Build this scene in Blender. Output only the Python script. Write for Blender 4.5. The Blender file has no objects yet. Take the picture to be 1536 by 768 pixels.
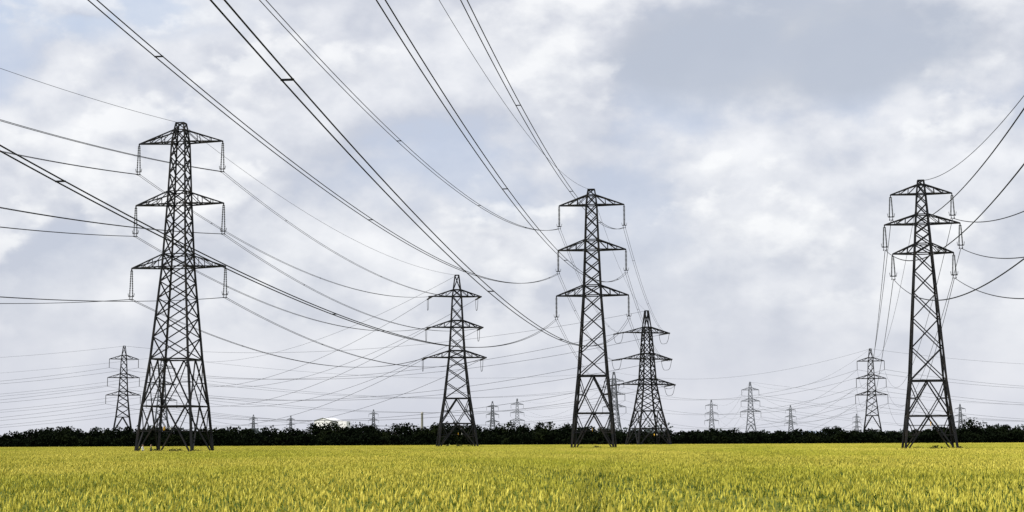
import bpy, math, random
import numpy as np
from mathutils import Matrix, Vector
random.seed(7); rng=np.random.default_rng(11)
scene=bpy.context.scene; COL=scene.collection
scene.view_settings.view_transform='Standard'
try: scene.view_settings.look='None'
except Exception: pass
scene.view_settings.exposure=0

# ------------------------------------------------------------------ helpers
def link(o,parent=None):
    COL.objects.link(o)
    if parent is not None: o.parent=parent
    return o
def empty(name,loc=(0,0,0),rz=0):
    o=bpy.data.objects.new(name,None); o.location=loc; o.rotation_euler=(0,0,rz); o.empty_display_size=1
    return link(o)
def N(nt,t,**k):
    n=nt.nodes.new(t)
    for a,b in k.items():
        if a in ('i',):
            for kk,vv in b.items(): n.inputs[kk].default_value=vv
        else: setattr(n,a,b)
    return n
def mat(name,base,rough=.7,metal=0,spec=.3,trans=0,noise=None):
    """noise: list of (scale, xyz-stretch, colour2, lo, hi) mixed by world position"""
    m=bpy.data.materials.new(name); m.use_nodes=True; nt=m.node_tree; nt.nodes.clear()
    out=N(nt,'ShaderNodeOutputMaterial'); b=N(nt,'ShaderNodeBsdfPrincipled')
    b.inputs['Roughness'].default_value=rough; b.inputs['Metallic'].default_value=metal
    b.inputs['Specular IOR Level'].default_value=spec
    rgb=N(nt,'ShaderNodeRGB'); rgb.outputs[0].default_value=(*base,1); cur=rgb.outputs[0]
    if noise:
        g=N(nt,'ShaderNodeNewGeometry')
        for (sc,st,c2,lo,hi) in noise:
            mp=N(nt,'ShaderNodeMapping'); mp.inputs['Scale'].default_value=st
            nt.links.new(g.outputs['Position'],mp.inputs[0])
            n=N(nt,'ShaderNodeTexNoise'); n.inputs['Scale'].default_value=sc; n.inputs['Detail'].default_value=3
            nt.links.new(mp.outputs[0],n.inputs['Vector'])
            r=N(nt,'ShaderNodeMapRange'); r.inputs['From Min'].default_value=lo; r.inputs['From Max'].default_value=hi
            nt.links.new(n.outputs['Fac'],r.inputs['Value'])
            mx=N(nt,'ShaderNodeMix',data_type='RGBA'); mx.inputs[7].default_value=(*c2,1)
            nt.links.new(r.outputs[0],mx.inputs[0]); nt.links.new(cur,mx.inputs[6]); cur=mx.outputs[2]
    nt.links.new(cur,b.inputs['Base Color'])
    if trans>0:
        t=N(nt,'ShaderNodeBsdfTranslucent'); nt.links.new(cur,t.inputs['Color'])
        ms=N(nt,'ShaderNodeMixShader'); ms.inputs[0].default_value=trans
        nt.links.new(b.outputs[0],ms.inputs[1]); nt.links.new(t.outputs[0],ms.inputs[2]); nt.links.new(ms.outputs[0],out.inputs[0])
    else: nt.links.new(b.outputs[0],out.inputs[0])
    return m
def mesh_obj(name,V,Fc,mats,parent=None,midx=None,smooth=False):
    me=bpy.data.meshes.new(name); me.from_pydata([tuple(v) for v in V],[],Fc)
    for m in mats: me.materials.append(m)
    if midx is not None: me.polygons.foreach_set('material_index',np.array(midx,dtype=np.int32))
    if smooth: me.polygons.foreach_set('use_smooth',np.ones(len(me.polygons),dtype=bool))
    me.update(); o=bpy.data.objects.new(name,me); return link(o,parent)
def quads_obj(name,V,k,mats,parent=None,midx=None):
    """V: (n*k,3) with faces of k consecutive verts"""
    V=np.asarray(V,dtype=np.float32).reshape(-1,3); nf=len(V)//k
    me=bpy.data.meshes.new(name); me.vertices.add(len(V)); me.vertices.foreach_set('co',V.ravel())
    me.loops.add(nf*k); me.loops.foreach_set('vertex_index',np.arange(nf*k,dtype=np.int32))
    me.polygons.add(nf); me.polygons.foreach_set('loop_start',np.arange(nf,dtype=np.int32)*k)
    for m in mats: me.materials.append(m)
    if midx is not None: me.polygons.foreach_set('material_index',np.asarray(midx,dtype=np.int32))
    me.update(calc_edges=True); me.validate(); o=bpy.data.objects.new(name,me); return link(o,parent)
class MB:
    def __init__(s): s.v=[];s.f=[]
    def strut(s,p,q,w,h=None):
        h=h or w
        p=Vector(p);q=Vector(q);d=q-p
        if d.length<1e-4: return
        d.normalize(); a=Vector((0,0,1)) if abs(d.z)<.95 else Vector((1,0,0))
        x=d.cross(a).normalized()*(w/2); y=d.cross(x).normalized()*(h/2)
        b=len(s.v)
        for c in (p,q):
            for e in (x+y,x-y,-x-y,-x+y): s.v.append(c+e)
        for i in range(4):
            j=(i+1)%4; s.f.append((b+i,b+j,b+4+j,b+4+i))
        s.f.append((b+3,b+2,b+1,b)); s.f.append((b+4,b+5,b+6,b+7))
    def lathe(s,p,q,prof,n=8):
        p=Vector(p);q=Vector(q);d=(q-p);L=d.length;d.normalize()
        a=Vector((0,0,1)) if abs(d.z)<.95 else Vector((1,0,0)); x=d.cross(a).normalized(); y=d.cross(x)
        b=len(s.v)
        for (t,r) in prof:
            for i in range(n):
                an=2*math.pi*i/n; s.v.append(p+d*(t*L)+(x*math.cos(an)+y*math.sin(an))*r)
        for k in range(len(prof)-1):
            for i in range(n):
                j=(i+1)%n; s.f.append((b+k*n+i,b+k*n+j,b+(k+1)*n+j,b+(k+1)*n+i))
    def box(s,c,sx,sy,sz):
        c=Vector(c); s.strut(c-Vector((0,0,sz/2)),c+Vector((0,0,sz/2)),sx,sy)
    def obj(s,name,mats,parent=None,smooth=False): return mesh_obj(name,s.v,s.f,mats,parent,smooth=smooth)

# ------------------------------------------------------------------ materials
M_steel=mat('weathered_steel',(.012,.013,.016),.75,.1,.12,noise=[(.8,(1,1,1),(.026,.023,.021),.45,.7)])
M_steel_far=mat('steel_far_hazed',(.13,.14,.165),.8,.0,.2)  # same steel made paler and bluer: aerial haze painted into the colour
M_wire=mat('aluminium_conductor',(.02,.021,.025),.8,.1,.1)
M_wire_far=mat('aluminium_conductor_hazed',(.13,.14,.16),.7,.2,.2)  # lighter copy of the conductor, distance haze mixed into its base colour
M_porc=mat('brown_porcelain',(.02,.018,.018),.4,0,.4)
M_glass=mat('grey_glass_insulator',(.05,.055,.062),.35,0,.4)
M_yel=mat('sign_yellow',(.75,.42,.03),.5)
M_wht=mat('sign_white',(.78,.78,.76),.5)
M_conc=mat('concrete',(.33,.32,.30),.9)

# ------------------------------------------------------------------ camera
F=2400.0; pt=math.atan(279/F); rho=math.radians(.25)
fw=Vector((0,math.cos(pt),math.sin(pt))); U0=Vector((0,-math.sin(pt),math.cos(pt))); X0=Vector((1,0,0))
r_=math.cos(rho)*X0-math.sin(rho)*U0; u_=math.sin(rho)*X0+math.cos(rho)*U0
cam=bpy.data.objects.new('camera',bpy.data.cameras.new('camera')); COL.objects.link(cam)
cam.matrix_world=Matrix(((r_.x,u_.x,-fw.x,0),(r_.y,u_.y,-fw.y,0),(r_.z,u_.z,-fw.z,1.9),(0,0,0,1)))
cam.data.sensor_width=36; cam.data.lens=F/1536*36; cam.data.clip_end=20000; cam.data.clip_start=.1
scene.camera=cam

# ------------------------------------------------------------------ world + sun
SUN_EL=math.radians(50); SUN_AZ=math.radians(-112)   # azimuth from +Y, clockwise
w=bpy.data.worlds.new('World'); scene.world=w; w.use_nodes=True; nt=w.node_tree; nt.nodes.clear()
try:
    w.cycles.sampling_method='MANUAL'; w.cycles.sample_map_resolution=512
except Exception: pass
wo=N(nt,'ShaderNodeOutputWorld')
sky=N(nt,'ShaderNodeTexSky',sky_type='NISHITA'); sky.sun_disc=False; sky.sun_elevation=SUN_EL; sky.sun_rotation=SUN_AZ; sky.dust_density=2.0
bgs=N(nt,'ShaderNodeBackground'); bgs.inputs[1].default_value=.15; nt.links.new(sky.outputs[0],bgs.inputs[0])
tc=N(nt,'ShaderNodeTexCoord')
L=nt.links.new
def mapping(scale,loc=(0,0,0),src=None):
    m=N(nt,'ShaderNodeMapping'); m.inputs['Scale'].default_value=scale; m.inputs['Location'].default_value=loc
    L(src or tc.outputs['Generated'],m.inputs[0]); return m.outputs[0]
def noise(vec,sc,det=6,rough=.5,dist=0,lac=2,out='Fac'):
    n=N(nt,'ShaderNodeTexNoise'); n.inputs['Scale'].default_value=sc;n.inputs['Detail'].default_value=det
    n.inputs['Roughness'].default_value=rough;n.inputs['Distortion'].default_value=dist; n.inputs['Lacunarity'].default_value=lac
    L(vec,n.inputs['Vector']); return n.outputs[out]
def mr(v,a,b,c=0,d=1,smooth=True):
    n=N(nt,'ShaderNodeMapRange'); n.interpolation_type='SMOOTHSTEP' if smooth else 'LINEAR'
    n.inputs['From Min'].default_value=a;n.inputs['From Max'].default_value=b;n.inputs['To Min'].default_value=c;n.inputs['To Max'].default_value=d
    L(v,n.inputs['Value']); return n.outputs[0]
def mth(op,a,b=None,c=None,clamp=False):
    n=N(nt,'ShaderNodeMath',operation=op); n.use_clamp=clamp
    for i,x in enumerate((a,b,c)):
        if x is None: continue
        if isinstance(x,(int,float)): n.inputs[i].default_value=x
        else: L(x,n.inputs[i])
    return n.outputs[0]
def mixc(f,a,b):
    n=N(nt,'ShaderNodeMix',data_type='RGBA')
    for i,x in ((0,f),(6,a),(7,b)):
        if isinstance(x,(int,float)): n.inputs[i].default_value=x
        elif isinstance(x,tuple): n.inputs[i].default_value=(*x,1)
        else: L(x,n.inputs[i])
    return n.outputs[2]
ZS=1.45
def dens_(off,sc=8.0,det=7,base=(.37,.11),zs=ZS): return noise(mapping((1,1,zs),(base[0]+off[0],.0,base[1]+off[1])),sc,det,.52)
d0=dens_((0,0)); d1=dens_((-.010,.022))
e0=dens_((0,0),12,6,(2.3,.7),1.6); e1=dens_((-.006,.015),12,6,(2.3,.7),1.6)
sep=N(nt,'ShaderNodeSeparateXYZ'); L(tc.outputs['Generated'],sep.inputs[0]); zz=sep.outputs['Z']; xx=sep.outputs['X']
def blob(cx,cz,rx,rz,src=None,am=2.2):
    a=mth('DIVIDE',mth('SUBTRACT',xx,cx),rx); b=mth('DIVIDE',mth('SUBTRACT',zz,cz),rz)
    r=mth('SQRT',mth('ADD',mth('MULTIPLY',a,a),mth('MULTIPLY',b,b)))
    return mr(mth('ADD',r,mth('MULTIPLY',mth('SUBTRACT',src or e0,.5),am)),.35,1.15,1.,0.)
# back layer: soft white / lavender overcast
sh0=mth('MULTIPLY_ADD',mth('SUBTRACT',d0,d1),4.8,.46,clamp=True)
lum=mth('ADD',mth('MULTIPLY',sh0,.62),mth('MULTIPLY',mr(d0,.40,.62),.38))
cloud=mixc(lum,(.58,.61,.70),(.96,.965,.99))
gap=mr(d0,.50,.36); cloud=mixc(mth('MULTIPLY',mth('MULTIPLY',gap,mr(zz,.07,.22)),.6),cloud,(.56,.65,.83))
g1=blob(.175,.240,.15,.040,d0); cloud=mixc(mth('MULTIPLY',g1,.72),cloud,(.50,.535,.61))
g2=blob(-.25,.262,.12,.024,d0); cloud=mixc(mth('MULTIPLY',g2,.55),cloud,(.60,.70,.87))
# front layer: brighter cumulus heads with defined rims, greyer undersides
m1=mth('ADD',e0,mth('MULTIPLY',mth('SUBTRACT',d0,.5),.75))
mask=mr(m1,.51,.60)
sh1=mth('MULTIPLY_ADD',mth('SUBTRACT',e0,e1),6.0,.56,clamp=True)
puff=mixc(sh1,(.59,.615,.70),(1.04,1.04,1.04))
fm=mth('MULTIPLY',mth('MULTIPLY',mask,mr(zz,.03,.12)),mth('MULTIPLY_ADD',g1,-.50,.64))
cloud=mixc(fm,cloud,puff)
haze=mr(zz,.0,.13,.75,0.0); cloud=mixc(haze,cloud,(.725,.745,.83))
bgc=N(nt,'ShaderNodeBackground'); L(cloud,bgc.inputs[0]); bgc.inputs[1].default_value=1.0
ms=N(nt,'ShaderNodeMixShader'); ms.inputs[0].default_value=.93; L(bgs.outputs[0],ms.inputs[1]); L(bgc.outputs[0],ms.inputs[2]); L(ms.outputs[0],wo.inputs[0])
sl=bpy.data.lights.new('sun','SUN'); sl.energy=4.8; sl.angle=math.radians(.5); sl.color=(1,.95,.86)
so=bpy.data.objects.new('sun',sl); COL.objects.link(so)
sd=Vector((math.sin(SUN_AZ)*math.cos(SUN_EL),math.cos(SUN_AZ)*math.cos(SUN_EL),math.sin(SUN_EL)))
so.rotation_euler=sd.to_track_quat('Z','Y').to_euler(); so.location=(0,0,100)

# ------------------------------------------------------------------ pylons
def disc_profile(n,r0,r1):
    pr=[(0,r0*.6)]
    for i in range(n):
        t=(i+.1)/n; pr+= [(t,r0),(t+.35/n,r1),(t+.6/n,r1*.8),(t+.75/n,r0)]
    pr.append((1,r0*.6)); return pr
def lvl(levels,z): return float(np.interp(z,[a for a,_ in levels],[b for _,b in levels]))
def pylon(loc,m,levels,peak,arms,rise,zw,zk,kind='susp',ins=4.6,npan=(4,3,3),lw=.32,bw=.15,lod=0,insr=.17,insmat=None,double=True,dirs=None,far=False,signs=True):
    root=empty('electricity_pylon',(loc[0],loc[1],0),-math.atan(m))
    W=lambda z:lvl(levels,z)
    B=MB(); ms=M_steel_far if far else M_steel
    cs=[(1,1),(-1,1),(-1,-1),(1,-1)]
    P=lambda c,z:Vector((c[0]*W(z),c[1]*W(z),z))
    A=sorted(arms,key=lambda a:a[0])
    zs=[zw]; armz=set()
    prev=zw
    for k,(za,La) in enumerate(A):
        n=npan[min(k,len(npan)-1)]
        wts=[W(prev+(za-prev)*(i+.5)/n) for i in range(n)]; acc=0
        for i in range(n):
            acc+=wts[i]; zs.append(prev+(za-prev)*acc/sum(wts))
        armz.add(len(zs)-1)
        zs.append(za+rise); armz.add(len(zs)-1); prev=za+rise
    ztop=prev
    lz=[0,zk]+zs+[peak]
    for c in cs:
        for a,b in zip(lz[:-1],lz[1:]):
            t=1-a/peak; B.strut(P(c,a),P(c,b),lw*(.55+.45*t))
    faces=[(cs[i],cs[(i+1)%4]) for i in range(4)]
    for (c,d) in faces:
        for i,(a,b) in enumerate(zip(zs[:-1],zs[1:])):
            B.strut(P(c,a),P(d,b),bw); B.strut(P(d,a),P(c,b),bw)
            if (i+1) in armz: B.strut(P(c,b),P(d,b),bw)
        for z in (zw,zk): B.strut(P(c,z),P(d,z),bw*1.3)
        B.strut(P(c,peak),P(d,peak),bw)
        B.strut(P(c,ztop),P(d,peak),bw)
        mw=(P(c,zw)+P(d,zw))/2; mk=(P(c,zk)+P(d,zk))/2
        B.strut(mw,P(c,zk),bw*1.2); B.strut(mw,P(d,zk),bw*1.2)
        B.strut(mk,P(c,0),bw*1.3); B.strut(mk,P(d,0),bw*1.3)
        if lod==0:
            for q in (c,d):
                zm=(zw+zk)/2; dm=(mw+P(q,zk))/2
                B.strut(P(q,zm),dm,bw*.8); B.strut(P(q,zw),dm,bw*.8); B.strut(dm,mk,bw*.8)
                for t in (.5,):
                    dm=mk.lerp(P(q,0),t); B.strut(P(q,zk*(1-t)),dm,bw*.8)
                    B.strut(P(q,zk),dm,bw*.8)
    if lod==0:
        for z in (zw,zk):
            mid=[(P(a,z)+P(b,z))/2 for a,b in faces]
            for i in range(4): B.strut(mid[i],mid[(i+1)%4],bw*.9)
        for i in range(4):
            c=cs[i]; B.box((c[0]*W(0),c[1]*W(0),.15),.9,.9,.5)
    I=MB(); att={}
    for k,(za,La) in enumerate(reversed(A)):
        for sx in (-1,1):
            tip=Vector((sx*La,0,za))
            wa=W(za); wu=W(za+rise)
            lo=[Vector((sx*wa,s*wa,za)) for s in (-1,1)]; up=[Vector((sx*wu,s*wu,za+rise)) for s in (-1,1)]
            for a in lo: B.strut(a,tip,bw*1.3)
            for a in up: B.strut(a,tip,bw*1.1)
            nb=3 if lod==0 else 2
            for s in (0,1):
                for i in range(1,nb):
                    t=i/nb; t2=(i-1)/nb
                    B.strut(lo[s].lerp(tip,t),up[s].lerp(tip,t),bw*.6)
                    B.strut(lo[s].lerp(tip,t),up[s].lerp(tip,t2),bw*.6)
            if lod==0:
                for i in range(nb):
                    B.strut(lo[0].lerp(tip,i/nb),lo[1].lerp(tip,(i+1)/nb),bw*.6)
                    if i: B.strut(lo[0].lerp(tip,i/nb),lo[1].lerp(tip,i/nb),bw*.6)
            if kind=='susp':
                bot=tip-Vector((0,0,ins)); att[(k,sx)]=bot
                B.strut(tip,tip-Vector((0,0,.35)),bw)
                if lod==0:
                    pr=disc_profile(15,.05,insr)
                    if double:
                        for dx in (-.16,.16): I.lathe(tip+Vector((dx*.6,0,-.3)),bot+Vector((dx*1.5,0,.45)),pr)
                    else: I.lathe(tip+Vector((0,0,-.3)),bot+Vector((0,0,.4)),pr)
                    B.strut(bot+Vector((-.42,0,.4)),bot+Vector((.42,0,.4)),.12)
                    for dx in (-.2,.2): B.strut(bot+Vector((dx,0,.4)),bot+Vector((dx,0,-.05)),.08); B.strut(bot+Vector((dx,-.35,-.02)),bot+Vector((dx,.35,-.02)),.12)
                    for dx in (-1,1):
                        B.strut(bot+Vector((dx*.42,0,.4)),bot+Vector((dx*.5,0,.9)),.06)
                else: I.strut(tip,bot,.25)
            else:
                att[(k,sx)]=tip
    rot=Matrix.Rotation(-math.atan(m),3,'Z'); o3=Vector((loc[0],loc[1],0))
    watt={k:o3+rot@v for k,v in att.items()}
    watt['E']=o3+Vector((0,0,peak)); watt['perp']=rot@Vector((1,0,0))
    if kind=='tens' and dirs:
        out={}
        J=MB()
        for di,dv in enumerate(dirs):
            dl=(rot.transposed()@Vector(dv)).normalized()
            for k,v in att.items():
                e=v+dl*ins+Vector((0,0,-.45))
                if lod==0: I.lathe(v,e,disc_profile(15,.06,insr),6)
                else: I.strut(v,e,.25)
                out[(di,)+k]=o3+rot@e
        for k,v in att.items():
            es=[v+(rot.transposed()@Vector(dv)).normalized()*ins+Vector((0,0,-.45)) for dv in dirs[:2]]
            if len(es)==2:
                pp=None
                for i in range(13):
                    t=i/12; q=(es[0].lerp(es[1],t))+Vector((0,0,-3.2*(1-(2*t-1)**4)))
                    if pp is not None: J.strut(pp,q,.10 if lod==0 else .16)
                    pp=q
        J.obj('jumper_loops',[M_wire],root)
        watt['t']=out
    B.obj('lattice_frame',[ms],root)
    if I.v: I.obj('insulators',[insmat or M_porc],root,smooth=False)
    if signs and lod==0:
        S=MB(); S.box((0,-W(3.4)-.12,4.1),.7,.04,.55); S.obj('danger_plate',[M_yel],root)
        S=MB(); S.box((.95,-W(3.4)-.12,4.1),.45,.04,.4); S.obj('number_plate',[M_wht],root)
        S=MB(); S.strut((-W(4),-W(4),3.9),(W(4),-W(4),3.9),.1); S.obj('plate_rail',[M_steel],root)
    return watt

LV1=[(0,4.4),(7.4,3.75),(14.4,2.95),(28.3,1.85),(37.9,1.4),(47.4,1.05),(49.2,.8),(50.3,.6)]
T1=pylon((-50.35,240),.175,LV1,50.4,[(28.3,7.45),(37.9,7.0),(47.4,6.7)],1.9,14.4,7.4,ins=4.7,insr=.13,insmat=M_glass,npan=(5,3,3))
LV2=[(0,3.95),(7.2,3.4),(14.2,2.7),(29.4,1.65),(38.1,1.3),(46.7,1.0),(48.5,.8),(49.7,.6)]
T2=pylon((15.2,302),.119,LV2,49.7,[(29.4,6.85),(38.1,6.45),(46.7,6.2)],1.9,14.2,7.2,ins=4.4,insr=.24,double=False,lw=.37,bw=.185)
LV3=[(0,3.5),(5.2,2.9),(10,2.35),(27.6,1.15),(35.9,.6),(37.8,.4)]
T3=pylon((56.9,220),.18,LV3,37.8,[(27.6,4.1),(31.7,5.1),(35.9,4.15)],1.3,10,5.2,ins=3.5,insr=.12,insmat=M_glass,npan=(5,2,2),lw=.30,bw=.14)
def dirv(a,b):
    v=Vector((b[0]-a[0],b[1]-a[1],0)); return v.normalized()
p1,p2,p4,p5,p6,p7,p8=(-50.35,240),(15.2,302),(-14.7,424),(45.1,536),(-177.6,732),(-180.3,825),(168.6,754)
LV4=[(0,5.2),(6.8,4.3),(13.4,3.3),(24.2,2.1),(32.2,1.6),(40.4,1.2),(46.0,.5)]
T4=pylon(p4,-.1,LV4,46.1,[(24.2,7.8),(32.2,6.95),(40.4,6.5)],1.8,13.4,6.8,kind='tens',ins=4.2,dirs=[dirv(p4,p1),dirv(p4,p7)],lw=.44,bw=.21,insr=.22,npan=(3,2,2))
LV5=[(0,5.9),(6.2,4.8),(12,3.6),(20.8,2.3),(29.3,1.8),(38.1,1.3),(45.4,.5)]
T5=pylon(p5,-.3,LV5,45.5,[(20.8,9.9),(29.3,8.9),(38.1,8.2)],1.9,12,6.2,kind='tens',ins=4.4,dirs=[dirv(p5,p2),dirv(p5,p6)],lw=.5,bw=.24,insr=.26,npan=(3,2,2))
LVG=[(0,4.8),(7,4.1),(14,3.0),(24,2.0),(32,1.6),(40.5,1.2),(46.5,.45)]
GA=[(24,7.7),(32,7.1),(40.5,6.5)]
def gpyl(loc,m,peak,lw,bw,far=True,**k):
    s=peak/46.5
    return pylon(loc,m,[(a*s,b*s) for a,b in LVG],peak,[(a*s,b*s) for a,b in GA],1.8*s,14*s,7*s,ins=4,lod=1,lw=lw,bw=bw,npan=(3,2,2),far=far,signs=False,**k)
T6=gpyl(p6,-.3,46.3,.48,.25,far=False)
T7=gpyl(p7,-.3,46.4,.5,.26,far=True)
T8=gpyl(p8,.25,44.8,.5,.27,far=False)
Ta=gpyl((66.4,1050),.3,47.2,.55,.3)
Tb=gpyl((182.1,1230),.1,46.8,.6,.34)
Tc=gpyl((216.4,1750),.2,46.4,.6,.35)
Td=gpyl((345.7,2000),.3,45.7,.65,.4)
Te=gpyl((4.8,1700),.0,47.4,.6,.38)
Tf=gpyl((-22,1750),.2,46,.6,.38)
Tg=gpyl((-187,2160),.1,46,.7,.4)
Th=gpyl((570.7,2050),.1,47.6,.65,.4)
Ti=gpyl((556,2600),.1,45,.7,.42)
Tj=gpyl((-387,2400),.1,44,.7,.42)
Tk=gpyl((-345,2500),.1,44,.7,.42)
def behind(T,loc,m,b,c,lv,peak,arms,zw,zk,ins,rise,np_):
    s=b/c; Ld=math.hypot(m,1); q=(loc[0]-m/Ld*s,loc[1]-s/Ld)
    return pylon(q,m,lv,peak,arms,rise,zw,zk,ins=ins,lod=1,npan=np_,signs=False)
behind(T2,(15.2,302),.1188,.1555,.000446,LV2,49.7,[(29.4,6.85),(38.1,6.45),(46.7,6.2)],14.2,7.2,4.4,1.9,(4,3,3))
behind(T1,p1,.1613,.1172,.000419,LV1,50.4,[(28.3,7.45),(37.9,7.0),(47.4,6.7)],14.4,7.4,4.7,1.9,(4,3,3))
behind(T3,(56.9,220),.1801,.1723,.00063,LV3,37.8,[(27.6,4.1),(31.7,5.1),(35.9,4.15)],10,5.2,3.5,1.3,(5,2,2))

# ------------------------------------------------------------------ power lines
class Wires:
    def __init__(s,r,m): 
        s.cu=bpy.data.curves.new('power_line','CURVE'); s.cu.dimensions='3D'; s.cu.bevel_depth=r; s.cu.bevel_resolution=0
        s.cu.materials.append(m); s.o=bpy.data.objects.new('power_line',s.cu); COL.objects.link(s.o); s.sp=MB()
    def poly(s,pts,rad=1.0):
        sp=s.cu.splines.new('POLY'); sp.points.add(len(pts)-1)
        for i,q in enumerate(pts): sp.points[i].co=(*q,1); sp.points[i].radius=rad
    def done(s):
        if s.sp.v: s.sp.obj('spacers',[M_wire],s.o)
def catt(P,Q,sag,n=48):
    return [P.lerp(Q,t)-Vector((0,0,4*sag*t*(1-t))) for t in [i/n for i in range(n+1)]]
def backpts(P,m,b,c,n=90):
    S=b/c; Ld=math.hypot(m,1); dv=Vector((-m/Ld,-1/Ld,0)); out=[]
    for i in range(n+1):
        s=S*i/n; out.append(P+dv*s+Vector((0,0,-b*s+c*s*s)))
    return out
def bundle(Wr,pts,perp,half=.2,every=38,start=20,rad=1.0):
    for sg in (-1,1): Wr.poly([q+perp*(half*sg) for q in pts],rad)
    acc=0; nxt=start
    for a,b in zip(pts[:-1],pts[1:]):
        d=(b-a).length
        while acc+d>nxt:
            q=a.lerp(b,(nxt-acc)/d); Wr.sp.strut(q-perp*(half+.03),q+perp*(half+.03),.06,.07)
            nxt+=every
        acc+=d
def susp_line(T,m,b,c,r=.03,twin=True):
    Wr=Wires(r,M_wire); perp=T['perp']
    for k in range(3):
        for sx in (-1,1):
            pts=backpts(T[(k,sx)],m,b,c)
            if twin: bundle(Wr,pts,perp,start=14+11*k+7*sx,every=52)
            else: Wr.poly(pts)
    Wr.poly(backpts(T['E'],m,b*.92,c*.92),.75); Wr.done()
susp_line(T2,.1188,.1555,.000446,.037)
susp_line(T1,.1613,.1172,.000419,.037)
susp_line(T3,.1801,.1723,.00063,.05,False)
def span(P,Q,sag,r,m=M_wire,twin=False,pd=1,qd=0,esag=None):
    Wr=Wires(r,m)
    for k in range(3):
        for sx in (-1,1):
            a=P['t'][(pd,k,sx)] if 't' in P else P[(k,sx)]
            b=Q['t'][(qd,k,sx)] if 't' in Q else Q[(k,sx)]
            pts=catt(a,b,sag)
            if twin: bundle(Wr,pts,P['perp'],start=30+9*k,every=60)
            else: Wr.poly(pts)
    Wr.poly(catt(P['E'],Q['E'],(esag or sag*.8)),.8); Wr.done()
span(T1,T4,5.6,.038,twin=True)
span(T2,T5,5.5,.032,twin=True)
span(T3,T8,15,.04)
span(T4,T7,13,.05,qd=0)
span(T5,T6,9.5,.055)
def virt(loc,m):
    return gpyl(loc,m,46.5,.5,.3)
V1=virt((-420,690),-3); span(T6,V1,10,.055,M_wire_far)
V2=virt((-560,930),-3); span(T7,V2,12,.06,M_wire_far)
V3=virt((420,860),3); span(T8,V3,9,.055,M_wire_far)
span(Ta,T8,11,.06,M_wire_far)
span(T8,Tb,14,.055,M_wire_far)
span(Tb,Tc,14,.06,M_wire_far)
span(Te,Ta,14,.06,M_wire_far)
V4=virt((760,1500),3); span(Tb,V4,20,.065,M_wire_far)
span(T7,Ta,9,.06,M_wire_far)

# ------------------------------------------------------------------ ground, hill
M_ground=mat('field_soil_and_grass',(.10,.12,.03),.95,noise=[(.02,(1,1,1),(.16,.15,.05),.4,.65),(.6,(1,1,1),(.05,.07,.02),.45,.7)])
n=64
V=[(0,0,0)]+[(9000*math.cos(2*math.pi*i/n),9000*math.sin(2*math.pi*i/n),0) for i in range(n)]
mesh_obj('ground',V,[(0,i+1,(i+1)%n+1) for i in range(n)],[M_ground])
M_hill=mat('hazed_woodland_hill',(.22,.26,.33),1,spec=0,noise=[(.02,(1,1,2),(.16,.20,.25),.45,.6)])  # blue-grey tint is painted-in atmospheric haze over woodland
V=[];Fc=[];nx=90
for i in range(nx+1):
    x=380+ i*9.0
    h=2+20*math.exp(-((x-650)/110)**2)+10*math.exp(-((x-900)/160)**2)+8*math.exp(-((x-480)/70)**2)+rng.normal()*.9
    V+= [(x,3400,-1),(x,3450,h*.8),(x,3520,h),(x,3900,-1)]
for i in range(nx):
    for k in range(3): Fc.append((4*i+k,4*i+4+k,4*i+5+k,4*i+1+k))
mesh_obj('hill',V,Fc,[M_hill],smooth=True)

# ------------------------------------------------------------------ tree line
prof=[(-400,645),(0,652),(40,649),(60,643),(80,637),(97,635),(115,638),(128,645),(150,646),(200,641),(225,638),(260,643),(300,641),(350,637),(370,641),(400,643),(450,642),(480,637),(500,636),(540,632),(560,637),(580,638),(620,635),(640,638),(660,632),(700,630),(725,637),(740,636),(800,633),(830,638),(860,634),(900,640),(940,645),(1000,646),(1050,645),(1100,643),(1150,647),(1200,644),(1260,641),(1290,645),(1320,643),(1345,646),(1360,641),(1420,642),(1436,636),(1455,630),(1470,634),(1482,638),(1505,635),(1520,640),(1536,637),(1900,640)]
def treeh(x,y):
    px=768+x/y*2400; t=np.interp(px,[a for a,_ in prof],[b for _,b in prof]); hz=663-(px-768)*.0044
    return (hz-t)/2400*y+1.9
def leaf_quads(cen,size):
    n=len(cen); a=rng.normal(size=(n,3)); a/=np.linalg.norm(a,axis=1,keepdims=True)
    b=rng.normal(size=(n,3)); b-=a*np.sum(a*b,1,keepdims=True); b/=np.linalg.norm(b,axis=1,keepdims=True)
    s=(size*rng.uniform(.6,1.3,n))[:,None]
    return np.stack([cen+a*s,cen+b*s*.7,cen-a*s,cen-b*s*.7],1).reshape(-1,3)
M_leaf=mat('tree_foliage_dark',(.006,.009,.005),1,spec=0,noise=[(.12,(1,1,1),(.014,.019,.007),.52,.72)])
M_bark=mat('bark',(.03,.025,.02),.95)
Q=[];TB=MB()
x=-330.
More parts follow.
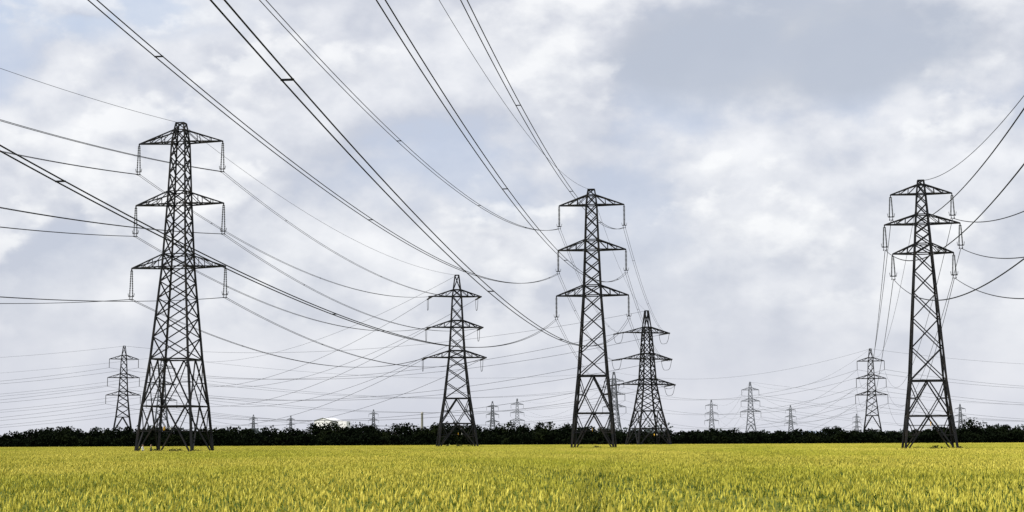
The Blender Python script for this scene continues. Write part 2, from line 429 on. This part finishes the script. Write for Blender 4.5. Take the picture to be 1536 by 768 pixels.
while x<330:
    big_one=rng.uniform()<.25
    for row,yy in enumerate((604,612,622)):
        X=x+rng.uniform(-1.5,1.5); Y=yy+rng.uniform(-2,2)
        h=treeh(X,Y)*(rng.uniform(1.0,1.14) if (big_one and row==1) else rng.uniform(.74,.97))
        if row==0: h*=rng.uniform(.5,.9)
        R=h*rng.uniform(.34,.46); nb=10
        for b in range(nb):
            zc=h*rng.uniform(.3,.84); f=1-max(0,(zc/h-.55))*1.5
            c=np.array([X+rng.uniform(-1,1)*R*f,Y+rng.uniform(-1,1)*R*f,zc]); rb=min(h-zc,R*.7)*rng.uniform(.8,1.05)+.25
            d=rng.normal(size=(54,3)); d/=np.linalg.norm(d,axis=1,keepdims=True)
            Q.append(leaf_quads(c+d*rb*rng.uniform(.4,1.,(54,1)),.34+.08*(rb>1.5)))
        TB.lathe((X,Y,0),(X,Y,h*.7),[(0,.28),(.5,.2),(1,.06)],6)
        for k in range(3):
            an=rng.uniform(0,6.28); TB.strut((X,Y,h*.35),(X+math.cos(an)*R*.6,Y+math.sin(an)*R*.6,h*.65),.12)
    x+=rng.uniform(2.2,4.0)
n=60000; hx=rng.uniform(-340,340,n); hy=600+rng.uniform(0,6,n); hm=4.0+1.0*np.sin(hx*.21)+.8*np.sin(hx*.57+1)
hz=rng.uniform(0,1,n)**.8*hm
Q.append(leaf_quads(np.stack([hx,hy,hz],1),.5))
tl=quads_obj('row_of_distant_trees',np.concatenate(Q),4,[M_leaf]); TB.obj('trunks',[M_bark],tl)
M_leaf2=mat('tree_foliage_hazed',(.07,.085,.085),.9,spec=0,noise=[(.06,(1,1,1),(.05,.062,.065),.45,.6)])  # foliage lightened and greyed to paint haze on the far trees
Q=[]
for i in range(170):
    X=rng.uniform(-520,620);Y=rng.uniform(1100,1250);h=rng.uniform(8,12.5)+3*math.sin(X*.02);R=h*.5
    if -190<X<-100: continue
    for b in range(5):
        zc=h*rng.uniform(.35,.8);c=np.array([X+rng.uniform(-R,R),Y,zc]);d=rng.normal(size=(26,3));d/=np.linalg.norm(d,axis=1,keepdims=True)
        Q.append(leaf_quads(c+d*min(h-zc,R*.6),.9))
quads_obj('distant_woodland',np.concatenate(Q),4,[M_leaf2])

# ------------------------------------------------------------------ shed + chimney
M_clad=mat('white_cladding',(.82,.82,.82),.6,spec=.1); M_roof=mat('pale_grey_roof',(.72,.73,.75),.8,spec=.1); M_win=mat('dark_window',(.03,.04,.05),.15)
bx,by=-103,900
root=empty('white_industrial_building',(bx,by,0),-.35)
mesh_obj('walls',[(-5.5,-7,0),(5.5,-7,0),(5.5,7,0),(-5.5,7,0),(-5.5,-7,14.2),(5.5,-7,14.2),(5.5,7,14.2),(-5.5,7,14.2),(0,-7,15.6),(0,7,15.6)],
 [(0,1,5,8,4),(1,2,6,5),(2,3,7,9,6),(3,0,4,7)],[M_clad],root)
mesh_obj('roof',[(-6,-7.4,14.1),(0,-7.4,15.75),(6,-7.4,14.1),(-6,7.4,14.1),(0,7.4,15.75),(6,7.4,14.1)],[(0,1,4,3),(1,2,5,4)],[M_roof],root)
B=MB()
for i in range(4): B.box((-3.9+i*2.6,-7.04,8.6),1.4,.06,1.1)
B.obj('windows',[M_win],root)
B=MB(); B.box((0,-7.05,2),3.4,.08,4); B.obj('roller_door',[M_roof],root)
B=MB(); B.box((7.8,0,6.9),4.5,9,13.8); B.obj('side_wing',[M_clad],root)
B=MB(); B.lathe((-51,905,0),(-51,905,19),[(0,1.0),(.1,.9),(.93,.6),(.94,.75),(.97,.75),(.98,.6),(1,.6),(1,.3)],14); B.obj('factory_chimney',[M_conc],smooth=True)

# ------------------------------------------------------------------ wheat
ST=(.22,1,.0)
M_ear=mat('wheat_ear',(.68,.60,.10),.6,spec=.2,trans=.2,noise=[(.05,(1,.35,0),(.48,.47,.05),.42,.60),(.16,ST,(.34,.33,.03),.52,.66)])
M_wl=mat('wheat_leaf',(.085,.135,.010),.6,spec=.2,trans=.2,noise=[(.05,(1,.35,0),(.045,.09,.008),.42,.62),(3.,(1,1,1),(.27,.27,.03),.5,.7)])
M_can=mat('wheat_canopy',(.12,.13,.012),.9,spec=.1,noise=[(.04,(1,.3,0),(.06,.085,.009),.42,.62),(.16,ST,(.045,.065,.007),.5,.64),(1.6,(1,1,1),(.24,.22,.025),.45,.65)])
field=empty('wheat_field',(0,0,0),math.radians(8.2))
fr=Matrix.Rotation(math.radians(8.2),3,'Z')
def wheat_patch(name,size,dens,scale,tram,hs=1.0,hv=.06):
    n=int(size*size*dens); x=rng.uniform(-size/2,size/2,n); y=rng.uniform(-size/2,size/2,n)
    if tram:
        off=abs(abs(x)-.95); keep=off>.38; x=x[keep];y=y[keep];n=len(x)
    kx=2*math.pi/size
    lump=.055*np.sin(x*kx*2+1)*np.sin(y*kx*3)+.05*np.sin(x*kx*5+y*kx*2)*np.sin(y*kx*4+2)
    top=(.79+lump+rng.normal(size=n)*hv)*hs
    tilt=rng.normal(size=(n,2))*.22
    L_=.11*scale**.6*rng.uniform(.75,1.25,n); r=.0105*scale
    bot=np.stack([x,y,top-L_],1); ax=np.stack([tilt[:,0],tilt[:,1],np.ones(n)],1); tp=bot+ax*L_[:,None]; mid=bot+ax*(L_*.4)[:,None]
    a0=rng.uniform(0,6.28,n); ring=[mid+np.stack([np.cos(a0+k*2.094)*r,np.sin(a0+k*2.094)*r,np.zeros(n)],1) for k in range(3)]
    fv=[];mi=[]
    for k in range(3):
        a,b=ring[k],ring[(k+1)%3]
        fv.append(np.stack([bot,b,a],1)); fv.append(np.stack([a,b,tp],1)); mi+= [0]*(2*n)
    for k in range(4):
        an=rng.uniform(0,6.28,n); dx=np.cos(an);dy=np.sin(an); z0=top*rng.uniform(.5,.80,n)
        ln=rng.uniform(.06,.16,n)*scale**.5; wd=.009*scale
        base=np.stack([x,y,z0],1); pr=np.stack([-dy,dx,np.zeros(n)],1)*wd
        tipv=base+np.stack([dx*ln,dy*ln,rng.uniform(-.04,.14,n)],1)
        fv.append(np.stack([base-pr,base+pr,tipv],1)); mi+=[1]*n
    b0=np.stack([x,y,top*.4],1); pr=np.stack([np.cos(a0),np.sin(a0),np.zeros(n)],1)*.0045*scale
    fv.append(np.stack([b0-pr,b0+pr,bot+pr*.0],1)); mi+=[1]*n
    V=np.concatenate([f.reshape(-1,3) for f in fv])
    return quads_obj(name,V,3,[M_ear,M_wl],None,mi)
def instancer(name,pts,patch):
    me=bpy.data.meshes.new(name); me.from_pydata(pts,[],[]); o=bpy.data.objects.new(name,me); link(o,field)
    o.instance_type='VERTS'; o.show_instancer_for_render=False; patch.parent=o; return o
groups={}
S=4
for i in range(-70,70):
    for j in range(2,40):
        c=Vector((i*S+2,j*S+2,0)); wv=fr@c
        if wv.y<15 or j*S+4>120 or abs(wv.x)>.36*wv.y+9: continue
        k='tram' if (i*S)%24==8 else int(rng.integers(0,6))
        groups.setdefault(k,[]).append((c.x,c.y,0))
for k,pts in groups.items():
    instancer('wheat_rows',pts,wheat_patch('wheat_plants',4,20,1.75,k=='tram',hv=.085))
gf=[[],[],[]]
for i in range(-14,15):
    for j in range(5,25):
        c=Vector((i*24+10,j*24+12,0)); wv=fr@c
        if wv.y>600 or abs(wv.x)>.36*wv.y+30: continue
        gf[int(rng.integers(0,3))].append((c.x,c.y,0))
for pts in gf: instancer('wheat_rows',pts,wheat_patch('wheat_plants',24,12,2.4,True,1.0,.08))
nx=160; xs=np.linspace(-1,1,nx); ys=np.concatenate([np.linspace(10,130,120),np.linspace(131,597,80)])
V=[]
for yv in ys:
    for xv in xs: 
        X=xv*(yv*.42+25); V.append((X,yv,.48+.035*math.sin(X*1.3)+.035*math.sin(yv*.8+X*.3)+rng.normal()*.02))
Fc=[(j*nx+i,j*nx+i+1,(j+1)*nx+i+1,(j+1)*nx+i) for j in range(len(ys)-1) for i in range(nx-1)]
o=mesh_obj('leaf_layer',V,Fc,[M_can],field); o.rotation_euler=(0,0,-math.radians(8.2))

# ------------------------------------------------------------------ weeds at pylon feet
M_weed=mat('weeds',(.03,.04,.012),.9,spec=.1,noise=[(1.5,(1,1,1),(.07,.06,.025),.5,.65)])
for (X,Y,R,h) in ((-50.3,239,6.5,1.15),(57.5,219,6.8,1.1),(15.2,301,5.5,1.05),(-14.7,423,7,1.3),(45,535,8,1.4)):
    n=2600; a=rng.uniform(0,6.28,n); q=np.sqrt(rng.uniform(0,1,n))*R*(1+.25*np.sin(3*a)+.2*np.sin(7*a+2))
    x=X+np.cos(a)*q; y=Y+np.sin(a)*q*.7; hh=h*(1-.35*q/R)*(.8+.25*np.sin(x*2.1)+.15*np.sin(y*3))
    quads_obj('weed_patch',leaf_quads(np.stack([x,y,rng.uniform(.2,1,n)*hh],1),.14),4,[M_weed])

# ------------------------------------------------------------------ people
def person(loc,rz,shirt,trouser,hairc,pose):
    root=empty('person',loc,rz)
    J={'pel':((0,0,.95),(.15,.11)),'waist':((0,0,1.08),(.135,.10)),'chest':((0,-.01,1.3),(.165,.115)),'neckb':((0,0,1.45),(.075,.07)),'neck':((0,-.01,1.52),(.055,.055)),
       'h1':((0,-.02,1.60),(.07,.085)),'h2':((0,-.02,1.68),(.08,.1)),'h3':((0,-.01,1.75),(.055,.065))}
    E=[('pel','waist'),('waist','chest'),('chest','neckb'),('neckb','neck'),('neck','h1'),('h1','h2'),('h2','h3')]
    for s,n in ((-1,'r'),(1,'l')):
        k=pose[n]
        J['hip'+n]=((s*.1,0,.88),(.095,.1)); J['kn'+n]=((s*.12,-.02+pose.get('step',0)*s,.5),(.06,.065)); J['an'+n]=((s*.13,.02+pose.get('step',0)*s*1.6,.1),(.042,.045)); J['to'+n]=((s*.15,-.14+pose.get('step',0)*s*1.6,.045),(.04,.035))
        E+=[('pel','hip'+n),('hip'+n,'kn'+n),('kn'+n,'an'+n),('an'+n,'to'+n)]
        J['sh'+n]=((s*.19,0,1.4),(.065,.065)); J['el'+n]=(k[0],(.045,.045)); J['wr'+n]=(k[1],(.028,.032))
        E+=[('chest','sh'+n),('sh'+n,'el'+n),('el'+n,'wr'+n)]
        wv=Vector(k[1]); d=(wv-Vector(k[0])).normalized(); pm=wv+d*.08; J['pm'+n]=(tuple(pm),(.035,.018)); E.append(('wr'+n,'pm'+n))
        sd_=d.cross(Vector((0,1,0))).normalized() if abs(d.y)<.9 else Vector((1,0,0))
        for fi,(o_,ln) in enumerate(((-.03,.07),(-.01,.085),(.01,.08),(.03,.06))):
            b=pm+sd_*o_+d*.01; e=b+d*ln; J[f'f{n}{fi}']=(tuple(b),(.010,.010)); J[f'g{n}{fi}']=(tuple(e),(.007,.007)); E+=[('pm'+n,f'f{n}{fi}'),(f'f{n}{fi}',f'g{n}{fi}')]
        b=wv+d*.03+sd_*.045; J['t'+n]=(tuple(b+d*.05),(.009,.009)); E.append(('wr'+n,'t'+n))
    names=list(J); me=bpy.data.meshes.new('b'); me.from_pydata([J[k][0] for k in names],[(names.index(a),names.index(b)) for a,b in E],[])
    o=bpy.data.objects.new('tmp',me); COL.objects.link(o)
    sm=o.modifiers.new('s','SKIN'); 
    sv=me.skin_vertices[0].data if me.skin_vertices else None
    if sv is None:
        bpy.context.view_layer.objects.active=o; o.select_set(True); bpy.ops.object.modifier_remove(modifier='s'); bpy.ops.object.modifier_add(type='SKIN'); sv=me.skin_vertices[0].data
    for i,k in enumerate(names): sv[i].radius=J[k][1]; sv[i].use_root=(i==0)
    sb=o.modifiers.new('ss','SUBSURF'); sb.levels=1; sb.render_levels=1
    dg=bpy.context.evaluated_depsgraph_get(); bm=bpy.data.meshes.new_from_object(o.evaluated_get(dg)); bpy.data.objects.remove(o)
    skin=mat('skin',(.5,.3,.22),.6)
    for m_ in (shirt,trouser,skin,mat('shoe_leather',(.03,.025,.02),.5)): bm.materials.append(m_)
    hands=[Vector(pose[n][1]) for n in ('r','l')]
    for f in bm.polygons:
        c=f.center; z=c.z
        if any((c-h).length<.2 and (c-h).dot((Vector(h)-Vector(pose[n][0])).normalized())>-.01 for h,n in zip(hands,('r','l'))): mi=2
        elif z>1.49: mi=2
        elif z<.09: mi=3
        elif z<.98 and abs(c.x)<.24: mi=1
        else: mi=0
        f.material_index=mi; f.use_smooth=True
    b=bpy.data.objects.new('body',bm); link(b,root)
    H=MB(); H.lathe((0,.015,1.585),(0,.0,1.815),[(0,.07),(.2,.098),(.5,.105),(.75,.09),(.93,.05),(1,.005)],14); ho=H.obj('hair',[hairc],root,smooth=True); ho.location=(0,.03,0)
    H=MB(); H.lathe((0,-.10,1.68),(0,-.145,1.645),[(0,.008),(.6,.018),(1,.004)],8)
    for s in (-1,1): H.lathe((s*.083,0,1.63),(s*.097,0,1.68),[(0,.006),(.5,.022),(1,.006)],8)
    H.obj('nose_and_ears',[skin],root,smooth=True)
    H=MB()
    for s in (-1,1): H.lathe((s*.032,-.112,1.675),(s*.032,-.122,1.675),[(0,.012),(1,.004)],8)
    H.box((0,-.108,1.605),.05,.012,.012); H.obj('eyes_and_mouth',[mat('dark_features',(.05,.02,.02),.5)],root)
hair=mat('dark_hair',(.03,.02,.015),.7)
person((-53.2,231.5,0),math.radians(70),mat('white_shirt',(.75,.75,.73),.8),mat('blue_jeans',(.05,.08,.16),.9),hair,
   {'r':((-.24,-.04,1.13),(-.16,-.27,1.1)),'l':((.26,.0,1.12),(.25,-.12,.9)),'step':.05})
person((-51.9,231.2,0),math.radians(-80),mat('dark_green_jacket',(.02,.04,.035),.8),mat('black_trousers',(.015,.015,.02),.9),hair,
   {'r':((-.25,.02,1.12),(-.27,-.06,.88)),'l':((.25,-.05,1.15),(.12,-.28,1.2)),'step':.0})
